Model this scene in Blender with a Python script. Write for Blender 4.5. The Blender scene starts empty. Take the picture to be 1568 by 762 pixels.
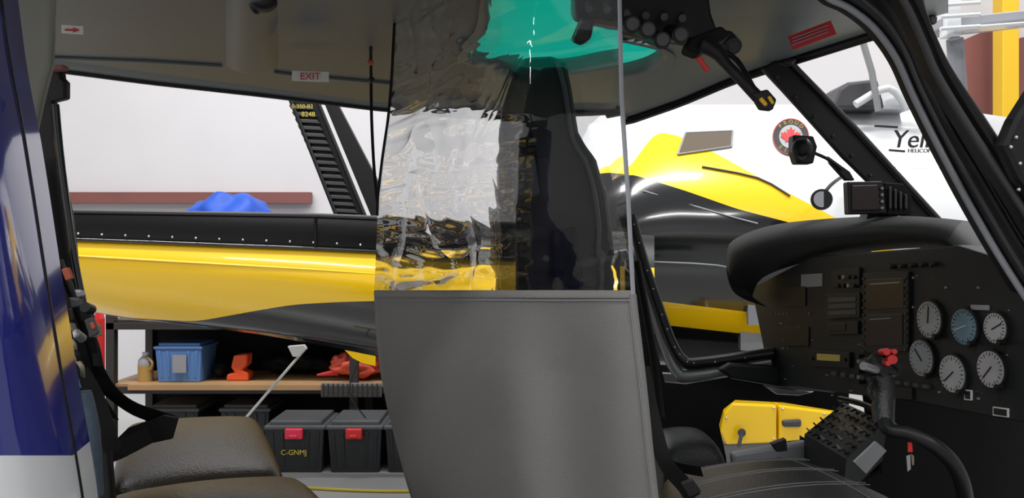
import bpy, bmesh, math, random
from mathutils import Vector, noise
random.seed(3)
sc=bpy.context.scene
F=1176.0; CX=784; CY=381; EYE=1.6
def P(x,y,d): return Vector(((x-CX)/F*d, d, EYE+(CY-y)/F*d))
# ---------------------------------------------------------------- materials
def mat(name,col,rough=.5,metal=0,bump=0,bscale=50,var=0,coat=0,spec=.5,emit=0):
    m=bpy.data.materials.new(name); m.use_nodes=True
    nt=m.node_tree; b=nt.nodes['Principled BSDF']
    c=(col[0],col[1],col[2],1)
    b.inputs['Base Color'].default_value=c
    b.inputs['Roughness'].default_value=rough
    b.inputs['Metallic'].default_value=metal
    b.inputs['Coat Weight'].default_value=coat
    b.inputs['Coat Roughness'].default_value=.05
    b.inputs['Specular IOR Level'].default_value=spec
    if emit:
        b.inputs['Emission Color'].default_value=c; b.inputs['Emission Strength'].default_value=emit
    tc=nt.nodes.new('ShaderNodeTexCoord')
    n=nt.nodes.new('ShaderNodeTexNoise'); n.inputs['Scale'].default_value=bscale; n.inputs['Detail'].default_value=4
    nt.links.new(tc.outputs['Object'],n.inputs['Vector'])
    if bump:
        bp=nt.nodes.new('ShaderNodeBump'); bp.inputs['Strength'].default_value=bump; bp.inputs['Distance'].default_value=.01
        nt.links.new(n.outputs['Fac'],bp.inputs['Height']); nt.links.new(bp.outputs['Normal'],b.inputs['Normal'])
    if var:
        n2=nt.nodes.new('ShaderNodeTexNoise'); n2.inputs['Scale'].default_value=2.5; n2.inputs['Detail'].default_value=5
        nt.links.new(tc.outputs['Object'],n2.inputs['Vector'])
        mx=nt.nodes.new('ShaderNodeMix'); mx.data_type='RGBA'
        mx.inputs[6].default_value=tuple(max(0,v*(1-var)) for v in col)+(1,)
        mx.inputs[7].default_value=tuple(min(1,v*(1+var)) for v in col)+(1,)
        nt.links.new(n2.outputs['Fac'],mx.inputs[0]); nt.links.new(mx.outputs[2],b.inputs['Base Color'])
    return m
WALL=mat('wall_paint',(.70,.69,.71),.7,var=.04)
FLOOR=mat('epoxy_floor',(.42,.43,.43),.25,var=.12)
BLUE=mat('blue_paint',(.014,.020,.20),.12,coat=1)
WHITE=mat('white_paint',(.68,.70,.72),.25,coat=.6)
YEL=mat('yellow_paint',(.97,.60,.003),.25,coat=.6)
BLKG=mat('black_gloss_paint',(.008,.009,.010),.16,coat=.4)
BLKC=mat('black_cover',(.006,.006,.007),.38,spec=.3,bump=.15,bscale=8)
BLK=mat('black_plastic',(.008,.008,.009),.45,spec=.35,bump=.05,bscale=200)
BLKM=mat('black_matte',(.006,.006,.007),.75,spec=.25,bump=.1,bscale=150)
RUB=mat('rubber_seal',(.008,.008,.010),.4,spec=.35)
PANEL=mat('panel_paint',(.013,.015,.017),.5,spec=.3,bump=.03,bscale=300)
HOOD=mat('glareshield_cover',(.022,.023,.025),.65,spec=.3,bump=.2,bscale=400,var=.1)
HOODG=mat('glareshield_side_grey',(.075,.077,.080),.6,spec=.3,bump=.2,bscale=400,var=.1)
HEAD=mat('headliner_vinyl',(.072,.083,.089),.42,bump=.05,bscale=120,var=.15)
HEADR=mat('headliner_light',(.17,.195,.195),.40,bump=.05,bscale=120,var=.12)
TRIM=mat('trim_beige',(.18,.18,.155),.5,var=.1)
GREY=mat('grey_metal',(.30,.31,.32),.35,.4)
SILV=mat('silver',(.6,.6,.62),.25,.9)
LGREY=mat('light_grey_strip',(.30,.31,.34),.45)
STITCH=mat('grey_thread',(.16,.16,.16),.7)
LEATH=mat('brown_leather',(.022,.017,.012),.33,spec=.32,bump=.2,bscale=160,var=.3)
BLEATH=mat('black_leather',(.020,.021,.023),.36,bump=.25,bscale=220)
SEATP=mat('seat_shell',(.004,.005,.005),.4,spec=.3,bump=.05)
STRAP=mat('webbing',(.008,.008,.008),.75,spec=.2,bump=.3,bscale=400)
RED=mat('red_plastic',(.6,.02,.02),.4)
PINK=mat('red_latch',(.75,.03,.08),.4)
ORG=mat('orange_fabric',(.85,.1,.02),.6,bump=.3,bscale=20)
DORG=mat('dull_orange_tag',(.38,.08,.04),.6)
PALERED=mat('pale_red_bag',(.85,.12,.07),.45,bump=.5,bscale=25)
BBIN=mat('blue_bin',(.10,.23,.52),.4)
TARP=mat('blue_tarp',(.01,.08,.50),.5,bump=.3,bscale=8)
DBIN=mat('dark_tote',(.013,.015,.018),.45)
DLID=mat('grey_lid',(.065,.07,.075),.45)
WOOD=mat('shelf_wood',(.45,.27,.13),.55,bump=.1,var=.2)
RACK=mat('rack_steel',(.030,.026,.024),.5,var=.2)
AMB=mat('amber_fluid',(.45,.28,.08),.2)
LABEL=mat('label_white',(.62,.63,.6),.5)
LABELG=mat('label_grey',(.30,.30,.32),.5)
GAUGE=mat('gauge_face',(.34,.35,.37),.3,coat=.5)
GBLUE=mat('attitude_blue',(.07,.18,.25),.3,coat=.5)
SCREEN=mat('dark_screen',(.028,.018,.020),.3,spec=.3)
LCD=mat('lcd_amber',(.35,.27,.06),.3,emit=.15)
BROWNW=mat('tinted_window',(.12,.095,.07),.2,coat=.4)
MAROON=mat('maroon_panel',(.22,.08,.07),.6,var=.15)
YPOST=mat('yellow_column',(.85,.52,.02),.5)
MESHG=mat('mesh_grey',(.2,.2,.2),.5)
JEAN=mat('denim_blue',(.06,.085,.12),.6,bump=.3,bscale=60,var=.4)
TAN=mat('tan_pouch',(.22,.19,.13),.6,bump=.2,bscale=60)
DGREY=mat('dark_cowl',(.05,.05,.055),.5)
YTXT=mat('yellow_ink',(.65,.52,.05),.6)
BTXT=mat('black_ink',(.01,.01,.01),.6)
RTXT=mat('red_ink',(.5,.02,.03),.6)
FAB=mat('grey_vinyl_fabric',(.195,.193,.186),.45,bump=.25,bscale=500,var=.22)
def vinyl():
    m=bpy.data.materials.new('clear_vinyl'); m.use_nodes=True; nt=m.node_tree
    N=nt.nodes; Lk=nt.links.new
    for n in list(N): N.remove(n)
    def math_(op,a,b=None,c=None,clamp=False):
        n=N.new('ShaderNodeMath'); n.operation=op; n.use_clamp=clamp
        for i,v in enumerate((a,b,c)):
            if v is None: continue
            if isinstance(v,(int,float)): n.inputs[i].default_value=v
            else: Lk(v,n.inputs[i])
        return n.outputs[0]
    o=N.new('ShaderNodeOutputMaterial')
    tc=N.new('ShaderNodeTexCoord')
    def noise_(sc_,scale,det,dist):
        mp=N.new('ShaderNodeMapping'); mp.inputs['Scale'].default_value=sc_; Lk(tc.outputs['Object'],mp.inputs[0])
        no=N.new('ShaderNodeTexNoise'); no.inputs['Scale'].default_value=scale; no.inputs['Detail'].default_value=det; no.inputs['Distortion'].default_value=dist
        Lk(mp.outputs[0],no.inputs['Vector']); return no.outputs['Fac']
    n1=noise_((1,1,4.2),2.8,2,.8)
    n2=noise_((1.3,1.3,1),4.5,1,1.2)
    ridge=math_('POWER',math_('SUBTRACT',1,math_('ABSOLUTE',math_('MULTIPLY',math_('SUBTRACT',n2,.5),3)),None,True),3)
    h=math_('ADD',n1,math_('MULTIPLY',ridge,.12))
    sx=N.new('ShaderNodeSeparateXYZ'); Lk(tc.outputs['Object'],sx.inputs[0])
    mr=N.new('ShaderNodeMapRange'); mr.inputs[1].default_value=-.12; mr.inputs[2].default_value=.04; mr.inputs[3].default_value=1; mr.inputs[4].default_value=.08
    Lk(sx.outputs['X'],mr.inputs[0])
    bp=N.new('ShaderNodeBump'); bp.inputs['Distance'].default_value=.03; Lk(math_('MULTIPLY',mr.outputs[0],.8),bp.inputs['Strength'])
    Lk(h,bp.inputs['Height'])
    tr=N.new('ShaderNodeBsdfTransparent'); tr.inputs[0].default_value=(.90,.91,.91,1)
    rf=N.new('ShaderNodeBsdfRefraction'); rf.inputs['IOR'].default_value=1.075; rf.inputs['Roughness'].default_value=0.0; rf.inputs[0].default_value=(.90,.91,.91,1)
    gl=N.new('ShaderNodeBsdfGlossy'); gl.inputs['Roughness'].default_value=.012
    for n in (rf,gl): Lk(bp.outputs['Normal'],n.inputs['Normal'])
    m1=N.new('ShaderNodeMixShader'); m1.inputs[0].default_value=.88
    Lk(tr.outputs[0],m1.inputs[1]); Lk(rf.outputs[0],m1.inputs[2])
    fr=N.new('ShaderNodeFresnel'); fr.inputs['IOR'].default_value=1.5; Lk(bp.outputs['Normal'],fr.inputs['Normal'])
    k=math_('MULTIPLY',fr.outputs[0],math_('MULTIPLY_ADD',mr.outputs[0],1.5,.65))
    f=math_('MULTIPLY_ADD',mr.outputs[0],.17,k,True)
    m2=N.new('ShaderNodeMixShader'); Lk(f,m2.inputs[0])
    Lk(m1.outputs[0],m2.inputs[1]); Lk(gl.outputs[0],m2.inputs[2])
    Lk(m2.outputs[0],o.inputs[0]); return m
VIN=vinyl()
def tealm():
    m=bpy.data.materials.new('teal_tinted_glass'); m.use_nodes=True; nt=m.node_tree
    for n in list(nt.nodes): nt.nodes.remove(n)
    o=nt.nodes.new('ShaderNodeOutputMaterial')
    t=nt.nodes.new('ShaderNodeBsdfTranslucent'); t.inputs[0].default_value=(.05,.50,.42,1)
    g=nt.nodes.new('ShaderNodeBsdfTransparent'); g.inputs[0].default_value=(.05,.46,.40,1)
    gl=nt.nodes.new('ShaderNodeBsdfGlossy'); gl.inputs['Roughness'].default_value=.1
    a=nt.nodes.new('ShaderNodeMixShader'); a.inputs[0].default_value=.6
    nt.links.new(t.outputs[0],a.inputs[1]); nt.links.new(g.outputs[0],a.inputs[2])
    b=nt.nodes.new('ShaderNodeMixShader'); b.inputs[0].default_value=.08
    nt.links.new(a.outputs[0],b.inputs[1]); nt.links.new(gl.outputs[0],b.inputs[2])
    nt.links.new(b.outputs[0],o.inputs[0]); return m
TEAL=tealm()
# ---------------------------------------------------------------- builder
def cat(pts,n=6,closed=False):
    pts=[Vector(p) for p in pts]; out=[]; N=len(pts)
    rng=N if closed else N-1
    for i in range(rng):
        if closed: a,b,c,d=pts[(i-1)%N],pts[i],pts[(i+1)%N],pts[(i+2)%N]
        else: a,b,c,d=pts[max(i-1,0)],pts[i],pts[i+1],pts[min(i+2,N-1)]
        for k in range(n):
            t=k/n
            out.append(.5*((2*b)+(c-a)*t+(2*a-5*b+4*c-d)*t*t+(3*b-a-3*c+d)*t**3))
    if not closed: out.append(pts[-1])
    return out
def empty(name):
    e=bpy.data.objects.new(name,None); sc.collection.objects.link(e); e.empty_display_size=.1; return e
class M:
    def __init__(s): s.v=[];s.f=[];s.m=[];s.s=[];s.mats=[]
    def add(s,vs,fs,m,smooth=False):
        o=len(s.v); s.v+= [Vector(v) for v in vs]
        for i,f in enumerate(fs):
            mm=m[i] if isinstance(m,list) else m
            if mm not in s.mats: s.mats.append(mm)
            s.f.append([o+k for k in f]); s.m.append(s.mats.index(mm)); s.s.append(smooth)
    def prism(s,pts,vec,m):
        n=len(pts); vec=Vector(vec)
        vs=[Vector(p) for p in pts]+[Vector(p)+vec for p in pts]
        fs=[list(range(n))[::-1],list(range(n,2*n))]+[[i,(i+1)%n,n+(i+1)%n,n+i] for i in range(n)]
        s.add(vs,fs,m)
    def slab(s,pts,d,t,m,sm=0):
        p=[P(q[0],q[1],q[2] if len(q)>2 else d) for q in pts]
        if sm: p=cat(p,sm,True)
        s.prism(p,(0,t,0),m)
    def box(s,c,sz,m):
        x,y,z=c; a,b,h=[k/2 for k in sz]
        s.prism([(x-a,y-b,z-h),(x+a,y-b,z-h),(x+a,y+b,z-h),(x-a,y+b,z-h)],(0,0,2*h),m)
    def tube(s,pts,r,m,seg=10,sm=0,flat=1):
        pts=[Vector(p) for p in pts]
        if sm: pts=cat(pts,sm)
        N=len(pts); rs=r if isinstance(r,list) else None
        vs=[];fs=[]; up=None
        for i,p in enumerate(pts):
            t=(pts[min(i+1,N-1)]-pts[max(i-1,0)]).normalized()
            if up is None:
                up=Vector((0,0,1)) if abs(t.z)<.9 else Vector((0,1,0))
            a=(up-t*up.dot(t)).normalized(); up=a; b=t.cross(a)
            if rs:
                k=i/(N-1)*(len(rs)-1); k0=min(int(k),len(rs)-2); R=rs[k0]+(rs[k0+1]-rs[k0])*(k-k0)
            else: R=r
            for j in range(seg):
                an=2*math.pi*j/seg
                vs.append(p+a*math.cos(an)*R+b*math.sin(an)*R*flat)
        for i in range(N-1):
            for j in range(seg):
                fs.append([i*seg+j,i*seg+(j+1)%seg,(i+1)*seg+(j+1)%seg,(i+1)*seg+j])
        s.add(vs,fs,m,True)
        s.add(vs[:seg],[list(range(seg))],m); s.add(vs[-seg:],[list(range(seg))],m)
    def cyl(s,p1,p2,r,m,seg=24,r2=None): s.tube([p1,p2],[r,r2 if r2 else r],m,seg)
    def ball(s,c,r,m,n=16,lump=0):
        if not isinstance(r,(tuple,list)): r=(r,r,r)
        vs=[];fs=[]; c=Vector(c)
        for i in range(n+1):
            for j in range(2*n):
                th=math.pi*i/n; ph=math.pi*j/n
                k=Vector((math.sin(th)*math.cos(ph),math.sin(th)*math.sin(ph),math.cos(th)))
                l=1+lump*noise.noise(k*2.2+c*3)
                vs.append(c+Vector((k.x*r[0],k.y*r[1],k.z*r[2]))*l)
        for i in range(n):
            for j in range(2*n): fs.append([i*2*n+j,i*2*n+(j+1)%(2*n),(i+1)*2*n+(j+1)%(2*n),(i+1)*2*n+j])
        s.add(vs,fs,m,True)
    def surf(s,rows,m,smooth=True,keep=None):
        W=len(rows[0]); vs=[v for r in rows for v in r]; fs=[];ms=[]
        for i in range(len(rows)-1):
            for j in range(W-1):
                if keep and not keep(i,j): continue
                fs.append([i*W+j,i*W+j+1,(i+1)*W+j+1,(i+1)*W+j]); ms.append(m(i,j) if callable(m) else m)
        s.add(vs,fs,ms,smooth)
    def ribbon(s,pts,w,t,m,sm=6,side=None):
        p=cat(pts,sm); N=len(p); L=[];R=[]
        for i in range(N):
            tg=(p[min(i+1,N-1)]-p[max(i-1,0)]).normalized()
            sd=Vector(side).normalized() if side else tg.cross(Vector((0,1,0))).normalized()
            L.append(p[i]-sd*w/2); R.append(p[i]+sd*w/2)
        tv=Vector((0,t,0)) if not side else Vector((0,0,t))
        s.surf([L,R,[q+tv for q in R],[q+tv for q in L],L],m)
    def cushion(s,q,h,m,crown=.3,pw=8,drop=None,n=28):
        q=[Vector(a) for a in q]; drop=h if drop is None else drop
        rows=[]
        for i in range(n+1):
            r=[]
            for j in range(n+1):
                u=i/n;v=j/n; 
                uu=(1-math.cos(math.pi*u))/2; vv=(1-math.cos(math.pi*v))/2
                p=(q[0]*(1-uu)+q[1]*uu)*(1-vv)+(q[3]*(1-uu)+q[2]*uu)*vv
                a=abs(2*uu-1);b=abs(2*vv-1)
                k=max(0,(1-a**pw)*(1-b**pw))**.45
                p=p+Vector((0,0,h*k-h + crown*h*(1-a*a)*(1-b*b)))
                c=sum(q,Vector())/4; f=1-.06*(a*b)**4
                p=Vector((c.x+(p.x-c.x)*f,c.y+(p.y-c.y)*f,p.z)); r.append(p)
            rows.append(r)
        s.surf(rows,m)
        rim=[rows[0][j] for j in range(n)]+[rows[i][n] for i in range(n)]+[rows[n][j] for j in range(n,0,-1)]+[rows[i][0] for i in range(n,0,-1)]
        s.prism([p-Vector((0,0,drop)) for p in rim],(0,0,drop),m)
    def done(s,name,parent=None,bevel=0,solid=0,seg=2,toward=None):
        me=bpy.data.meshes.new(name); me.from_pydata([tuple(v) for v in s.v],[],s.f)
        for m in s.mats: me.materials.append(m)
        for i,p in enumerate(me.polygons): p.material_index=s.m[i]; p.use_smooth=s.s[i]
        bm=bmesh.new(); bm.from_mesh(me); bmesh.ops.recalc_face_normals(bm,faces=bm.faces)
        if toward is not None:   # open sheets: make the outside face this point
            bm.normal_update(); k=sum(1 if f.normal.dot(Vector(toward)-f.calc_center_median())>0 else -1 for f in bm.faces)
            if k<0: bmesh.ops.reverse_faces(bm,faces=bm.faces)
        bm.to_mesh(me); bm.free()
        ob=bpy.data.objects.new(name,me); sc.collection.objects.link(ob)
        if parent: ob.parent=parent
        if solid:
            md=ob.modifiers.new('solid','SOLIDIFY'); md.thickness=solid; md.offset=1
        if bevel:
            md=ob.modifiers.new('bevel','BEVEL'); md.width=bevel; md.segments=seg; md.limit_method='ANGLE'; md.angle_limit=math.radians(50)
        return ob
def text(name,body,loc,size,m,parent,rot=(math.pi/2,0,0),align='CENTER',ext=.0006,shear=0):
    c=bpy.data.curves.new(name,'FONT'); c.body=body; c.size=size; c.extrude=ext; c.align_x=align; c.align_y='CENTER'; c.shear=shear
    c.materials.append(m); o=bpy.data.objects.new(name,c); sc.collection.objects.link(o); o.location=loc; o.rotation_euler=rot; o.parent=parent; return o
def interp(tab,x):
    if x<=tab[0][0]: return tab[0][1]
    for a,b in zip(tab,tab[1:]):
        if x<=b[0]: return a[1]+(b[1]-a[1])*(x-a[0])/(b[0]-a[0])
    return tab[-1][1]
def sinterp(tab,x):
    w=(tab[-1][0]-tab[0][0])*.012
    return sum(interp(tab,x+k*w) for k in (-1,-.5,0,.5,1))/5
def inside(x,y,poly):
    c=False; n=len(poly)
    for i in range(n):
        a=poly[i];b=poly[i-1]
        if (a[1]>y)!=(b[1]>y) and x<(b[0]-a[0])*(y-a[1])/(b[1]-a[1])+a[0]: c=not c
    return c
GZ=.11   # hangar floor level
# ================================================================ hangar
m=M(); m.box((1,1.2,GZ-.05),(22,15,.1),FLOOR); m.done('floor')
m=M(); m.box((1,8.6,4),(22,.2,8),WALL)
m.done('wall_back')
m=M(); m.box((1,-6.3,4),(22,.2,8),WALL); m.done('wall_front')
m=M(); m.box((-9.9,1.2,4),(.2,14.8,8),WALL); m.done('wall_left')
m=M()  # unseen banded rack, added to give the vinyl yellow and black reflections
for y in (-1.5,1,3.5,6): 
    for x in (-9.3,-8.3): m.box((x,y,2.3),(.1,.1,4.38),BLKM)
for z,mm in ((1.0,YPOST),(1.75,BLKM),(2.3,YPOST),(2.75,BLKM),(3.2,YPOST),(3.8,BLKM)):
    for x in (-9.3,-8.3): m.box((x,2.25,z),(.06,7.6,.11),mm)
    m.box((-8.8,2.25,z+.04),(1.0,7.5,.03),RACK)
for i in range(7):
    m.box((-8.8,-1+i*1.1,1.99),(.7,.7,.35),(WHITE,MAROON,LABEL)[i%3]); m.box((-8.8,-.8+i*1.1,3.4),(.7,.6,.3),(LABEL,WHITE,YPOST)[i%3])
m.done('unseen_reflection_rack')
m=M(); m.box((-3.9,8.42,2.16),(3.4,.1,.12),MAROON); m.done('maroon_wall_rail')
m=M()
for a,b in ((1478,1524),(1553,1640)):
    m.prism([P(a,60,8.2),P(b,40,8.2),P(b,300,8.2),P(a,300,8.2)],(0,.25,0),MAROON)
m.done('maroon_cargo_door')
m=M(); c=P(1540,0,7.9); m.box((c.x,7.9,2.65),(.17,.17,5.1),YPOST); m.box((c.x,7.9,GZ+.02),(.4,.4,.04),YPOST); m.done('yellow_steel_column',bevel=.01)
m=M(); c=P(357,330,7.1); m.ball(c+Vector((0,0,-.08)),(.39,.36,.29),TARP,24,.25)
m.ball(c+Vector((.15,0,-.10)),(.25,.3,.22),TARP,20,.3); 
m.box((c.x,7.1,(c.z-.1+GZ)/2),(.5,.5,c.z-.1-GZ),BLKM); m.done('blue_tarp_bundle')
# ================================================================ parked helicopter
ph=empty('parked_helicopter')
xs=[-160+i*14 for i in range(0,84)]
top=[(-200,312),(105,320),(480,326),(600,331),(1000,350)]
bk =[(-200,355),(105,369),(480,383),(600,389),(1000,410)]
ye =[(-200,400),(100,468),(200,487),(300,492),(345,484),(400,474),(450,466),(520,462),(600,460),(1000,455)]
bo =[(-200,402),(100,469),(200,489),(300,499),(400,512),(480,526),(600,548),(1000,600)]
def lo(tabs,mats,xs,d0,bul,sub=6,pw=.6):
    rows=[];rm=[]
    for k in range(len(tabs)-1):
        for i in range(sub+(1 if k==len(tabs)-2 else 0)):
            r=[]
            for x in xs:
                a=sinterp(tabs[k],x);b=sinterp(tabs[k+1],x); y=a+(b-a)*i/sub
                T=sinterp(tabs[0],x);B=sinterp(tabs[-1],x); t=(y-T)/(B-T+1e-6)
                r.append(P(x,y,d0-bul*max(0,math.sin(math.pi*t))**pw))
            rows.append(r); rm.append(mats[k])
    n=len(rows)
    for t in (.85,.5,.15):
        r=[]
        for j,x in enumerate(xs):
            a=rows[0][j];b=rows[n-1][j]; r.append(a*(1-t)+b*t+Vector((0,bul*math.sin(math.pi*t)**.6,0)))
        rows.append(r); rm.append(mats[0])
    rows.append(rows[0]); rm.append(mats[0])
    return rows,rm
rows,rm=lo([top,bk,ye,bo],[BLKC,YEL,BLKG],xs,4.45,.34)
m=M(); m.surf(rows,lambda i,j:rm[i]); m.done('tail_boom',ph)
m=M()
def boomd(x,y):
    T=sinterp(top,x);B=sinterp(bo,x);t=(y-T)/(B-T); return 4.45-.34*max(0,math.sin(math.pi*t))**.6
cv=[]
for t in (0,.12,.5,.9,1):
    cv.append([P(x,sinterp(top,x)*(1-t)+(sinterp(bk,x)-2)*t,boomd(x,sinterp(bk,x))-.012+(.02 if t in (0,1) else 0)) for x in range(-150,800,20)])
m.surf(cv,BLKC)
m.tube([P(x,sinterp(bk,x)-3,boomd(x,sinterp(bk,x)-3)-.018) for x in range(-150,800,20)],.011,BLKG,8)
m.tube([P(x,sinterp(top,x)+3,boomd(x,sinterp(bk,x))-.018) for x in range(-150,800,20)],.011,DGREY,8)
m.tube([P(483,y,boomd(483,sinterp(bk,483))-.016) for y in range(330,380,4)],.008,BLKM,8)
for x in range(120,800,36):
    y=sinterp(bk,x)-12; m.ball(P(x,y,boomd(x,sinterp(bk,x))-.016),.007,SILV,6)
m.tube([P(x,sinterp(bk,x)+22+(x-100)*.02,boomd(x,sinterp(bk,x)+22)-.004) for x in range(-150,800,20)],.006,YEL,8)
m.done('boom_cover_trim',ph)
m=M()
m.slab([(436,140),(482,142),(566,345),(518,345)],4.75,.06,BLK)
m.slab([(489,140),(507,140),(600,318),(600,345),(574,345)],4.75,.06,BLK)
for i in range(17):
    t=i/17; x0=440+t*76;y0=160+t*180
    m.slab([(x0+2,y0),(x0+36,y0+2),(x0+41,y0+8),(x0+5,y0+6)],4.72,.05,DGREY)
m.tube([P(440,140,4.72),P(521,345,4.72)],.012,BLK); m.tube([P(480,140,4.72),P(564,345,4.72)],.012,BLK)
m.done('ribbed_tail_strut',ph,bevel=.004)
text('strut_marking','0-350-B3',P(463,163,4.64),.035,YTXT,ph); text('strut_number','8248',P(472,175,4.64),.042,YTXT,ph)
xs=[880+i*10 for i in range(0,80)]
T =[(860,330),(930,215),(965,185),(1000,168),(1035,160),(1280,160),(1440,164),(1680,200)]
U =[(860,345),(940,268),(966,255),(988,222),(1006,201),(1040,208),(1080,226),(1160,270),(1275,331),(1400,400),(1680,520)]
L =[(860,350),(940,272),(966,266),(1050,292),(1130,320),(1215,342),(1300,372),(1400,410),(1680,530)]
K =[(860,440),(1010,461),(1150,478),(1400,520),(1680,560)]
K2=[(860,480),(1015,497),(1150,512),(1400,545),(1680,580)]
B =[(860,540),(1010,560),(1150,570),(1400,600),(1680,620)]
rows,rm=lo([T,U,L,K,K2,B],[WHITE,YEL,BLKG,YEL,BLKG],xs,5.1,.75,7,.7)
m=M(); m.surf(rows,lambda i,j:rm[i]); m.done('fuselage',ph)
def fdd(x,y):
    a=sinterp(T,x);b=sinterp(B,x);t=(y-a)/(b-a); return 5.1-.75*max(0,math.sin(math.pi*t))**.7
def onf(x,y,o=.01): return P(x,y,fdd(x,y)-o)
m=M()
wq=[(1050,203),(1122,200),(1120,224),(1038,236)]
m.surf([[onf(wq[0][0]*(1-u/4)+wq[1][0]*u/4,(wq[0][1]*(1-u/4)+wq[1][1]*u/4),.014) for u in range(5)],
        [onf((wq[0][0]+wq[3][0])/2*(1-u/4)+(wq[1][0]+wq[2][0])/2*u/4,((wq[0][1]+wq[3][1])/2*(1-u/4)+(wq[1][1]+wq[2][1])/2*u/4),.014) for u in range(5)],
        [onf(wq[3][0]*(1-u/4)+wq[2][0]*u/4,(wq[3][1]*(1-u/4)+wq[2][1]*u/4),.014) for u in range(5)]],BROWNW)
for a,b in (((1050,203),(1122,200)),((1122,200),(1120,224)),((1120,224),(1038,236)),((1038,236),(1050,203))):
    mid=((a[0]+b[0])/2,(a[1]+b[1])/2)
    m.tube([onf(*a,.012),onf(*mid,.012),onf(*b,.012)],.006,GREY,8)
m.tube([onf(1075,255,.01),onf(1160,272,.01),onf(1210,300,.01)],.006,DGREY,6,3)
for y0,y1 in ((292,330),(400,410)):
    m.tube([onf(985,y0,.004),onf(1100,y1-4,.004),onf(1160,y1+12,.004)],.005,LGREY,6,3)
m.slab([(1145,458),(1200,462),(1200,500),(1146,497)],fdd(1160,480)-.04,.03,LGREY)
m.slab([(1134,508),(1190,512),(1190,540),(1134,536)],fdd(1160,520)-.05,.05,GREY)
m.done('fuselage_window_and_hatches',ph)
m=M(); bx,by=1211,209
def ring(r0,r1,o,mt):
    m.surf([[onf(bx+math.cos(a*math.pi/20)*(r0+(r1-r0)*k/4),by+math.sin(a*math.pi/20)*(r0+(r1-r0)*k/4),o) for a in range(41)] for k in range(5)],mt)
ring(.5,28,.012,BTXT); ring(.5,18,.016,GAUGE); ring(26.8,27.6,.016,RED)
leaf=[(0,1),(.18,.62),(.4,.74),(.32,.28),(.62,.52),(.68,.36),(.98,.4),(.86,.14),(1,.02),(.5,-.32),(.56,-.5),(.08,-.42),(.06,-.9),(-.06,-.9),(-.08,-.42),(-.56,-.5),(-.5,-.32),(-1,.02),(-.86,.14),(-.98,.4),(-.68,.36),(-.62,.52),(-.32,.28),(-.4,.74),(-.18,.62)]
lp=[onf(bx+a*16,by-b*16,.024) for a,b in leaf]; lc=onf(bx,by+2,.024)
m.add(lp+[lc],[[i,(i+1)%len(lp),len(lp)] for i in range(len(lp))],RED)
m.done('round_badge',ph)
for k,ch in enumerate('PROUD'):
    a=math.radians(135-k*22.5); text('badge_top_letter',ch,onf(bx+math.cos(a)*22.5,by-math.sin(a)*22.5,.03),.034,YTXT,ph,(math.pi/2,-(a-math.pi/2),0))
for k,ch in enumerate('SINCE'):
    a=math.radians(225+k*22.5); text('badge_bottom_letter',ch,onf(bx+math.cos(a)*22.5,by-math.sin(a)*22.5,.03),.034,YTXT,ph,(math.pi/2,-(a+math.pi/2),0))
td=fdd(1400,250)-.04
text('livery_lettering','Yellow',P(1364,214,td),.15,BTXT,ph,align='LEFT',ext=.004,shear=.2)
text('livery_lettering_small','HELICOPTERS',P(1390,231,td),.034,BTXT,ph,align='LEFT',ext=.003)
m=M(); m.slab([(1340,191),(1375,193),(1375,196),(1340,194)],td,.01,BTXT); m.slab([(1362,228),(1386,230),(1386,233),(1362,231)],td,.01,BTXT)
m.done('livery_stripe',ph)
m=M()
m.slab([(1272,166),(1285,135),(1300,125),(1345,120),(1356,166)],4.8,.3,DGREY,0)
m.slab([(1352,166),(1350,150),(1390,140),(1405,166)],4.8,.3,WHITE,0)
m.tube([P(1345,170,4.7),P(1335,110,4.7),P(1320,60,4.7)],.02,GREY)
m.tube([P(1310,160,4.75),P(1360,135,4.75),P(1390,165,4.75)],.025,WHITE,8,4)
m.tube([P(1395,160,4.75),P(1410,120,4.75),P(1400,60,4.75)],.03,LGREY,8,4)
m.done('engine_cowling',ph,bevel=.02)
m=M()
m.slab([(1440,28),(1600,12),(1600,26),(1440,44)],4.7,.25,LGREY); m.slab([(1465,40),(1600,30),(1600,34),(1465,46)],4.6,.1,WHITE)
m.box(P(1455,30,4.7),(.09,.09,.22),WHITE); m.cyl(P(1452,0,4.7),P(1462,60,4.7),.03,LGREY)
for i in range(3): m.cyl(P(1440,8+i*18,4.6),P(1500,4+i*18,4.6),.012,WHITE)
m.cyl(P(1462,60,4.9),P(1470,170,4.9),.05,LGREY)
m.done('rotor_head',ph,bevel=.008)
m=M(); c=P(1258,305,4.05); m.cyl(c,c+Vector((.02,.05,0)),.055,BLK); m.cyl(c-Vector((0,.004,0)),c,.042,LGREY)
m.tube([c+Vector((0,.03,0)),c+Vector((.08,.08,.08)),P(1290,270,4.4)],.01,BLK,8,4); m.done('round_mirror',ph)
m=M()
m.slab([(1109,632),(1122,617),(1190,620),(1190,678),(1112,681),(1103,662)],4.35,.25,YEL)
m.slab([(1193,620),(1300,634),(1300,668),(1193,677)],4.35,.25,YEL)
m.slab([(1103,681),(1300,668),(1300,720),(1110,735)],4.6,.2,LGREY)
m.slab([(860,560),(1300,585),(1300,625),(860,612)],4.5,.3,BLKG)
m.slab([(1198,644),(1228,642),(1228,654),(1200,654)],4.33,.03,DGREY)
m.cyl(P(1136,662,4.3),P(1136,662,4.4),.022,DGREY); m.tube([P(1136,662,4.3),P(1131,684,4.28)],.01,DGREY)
for q in ((1112,640),(1185,625),(1185,672),(1198,626),(1262,634)): m.ball(P(q[0],q[1],4.35),.008,SILV,6)
m.done('baggage_doors',ph,bevel=.012)
m=M()
for x in (-.2,1.6):
    m.tube([(x,4.9,.95),(x+.05,4.5,.5),(x+.05,4.4,GZ+.06)],.035,DGREY)
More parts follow.
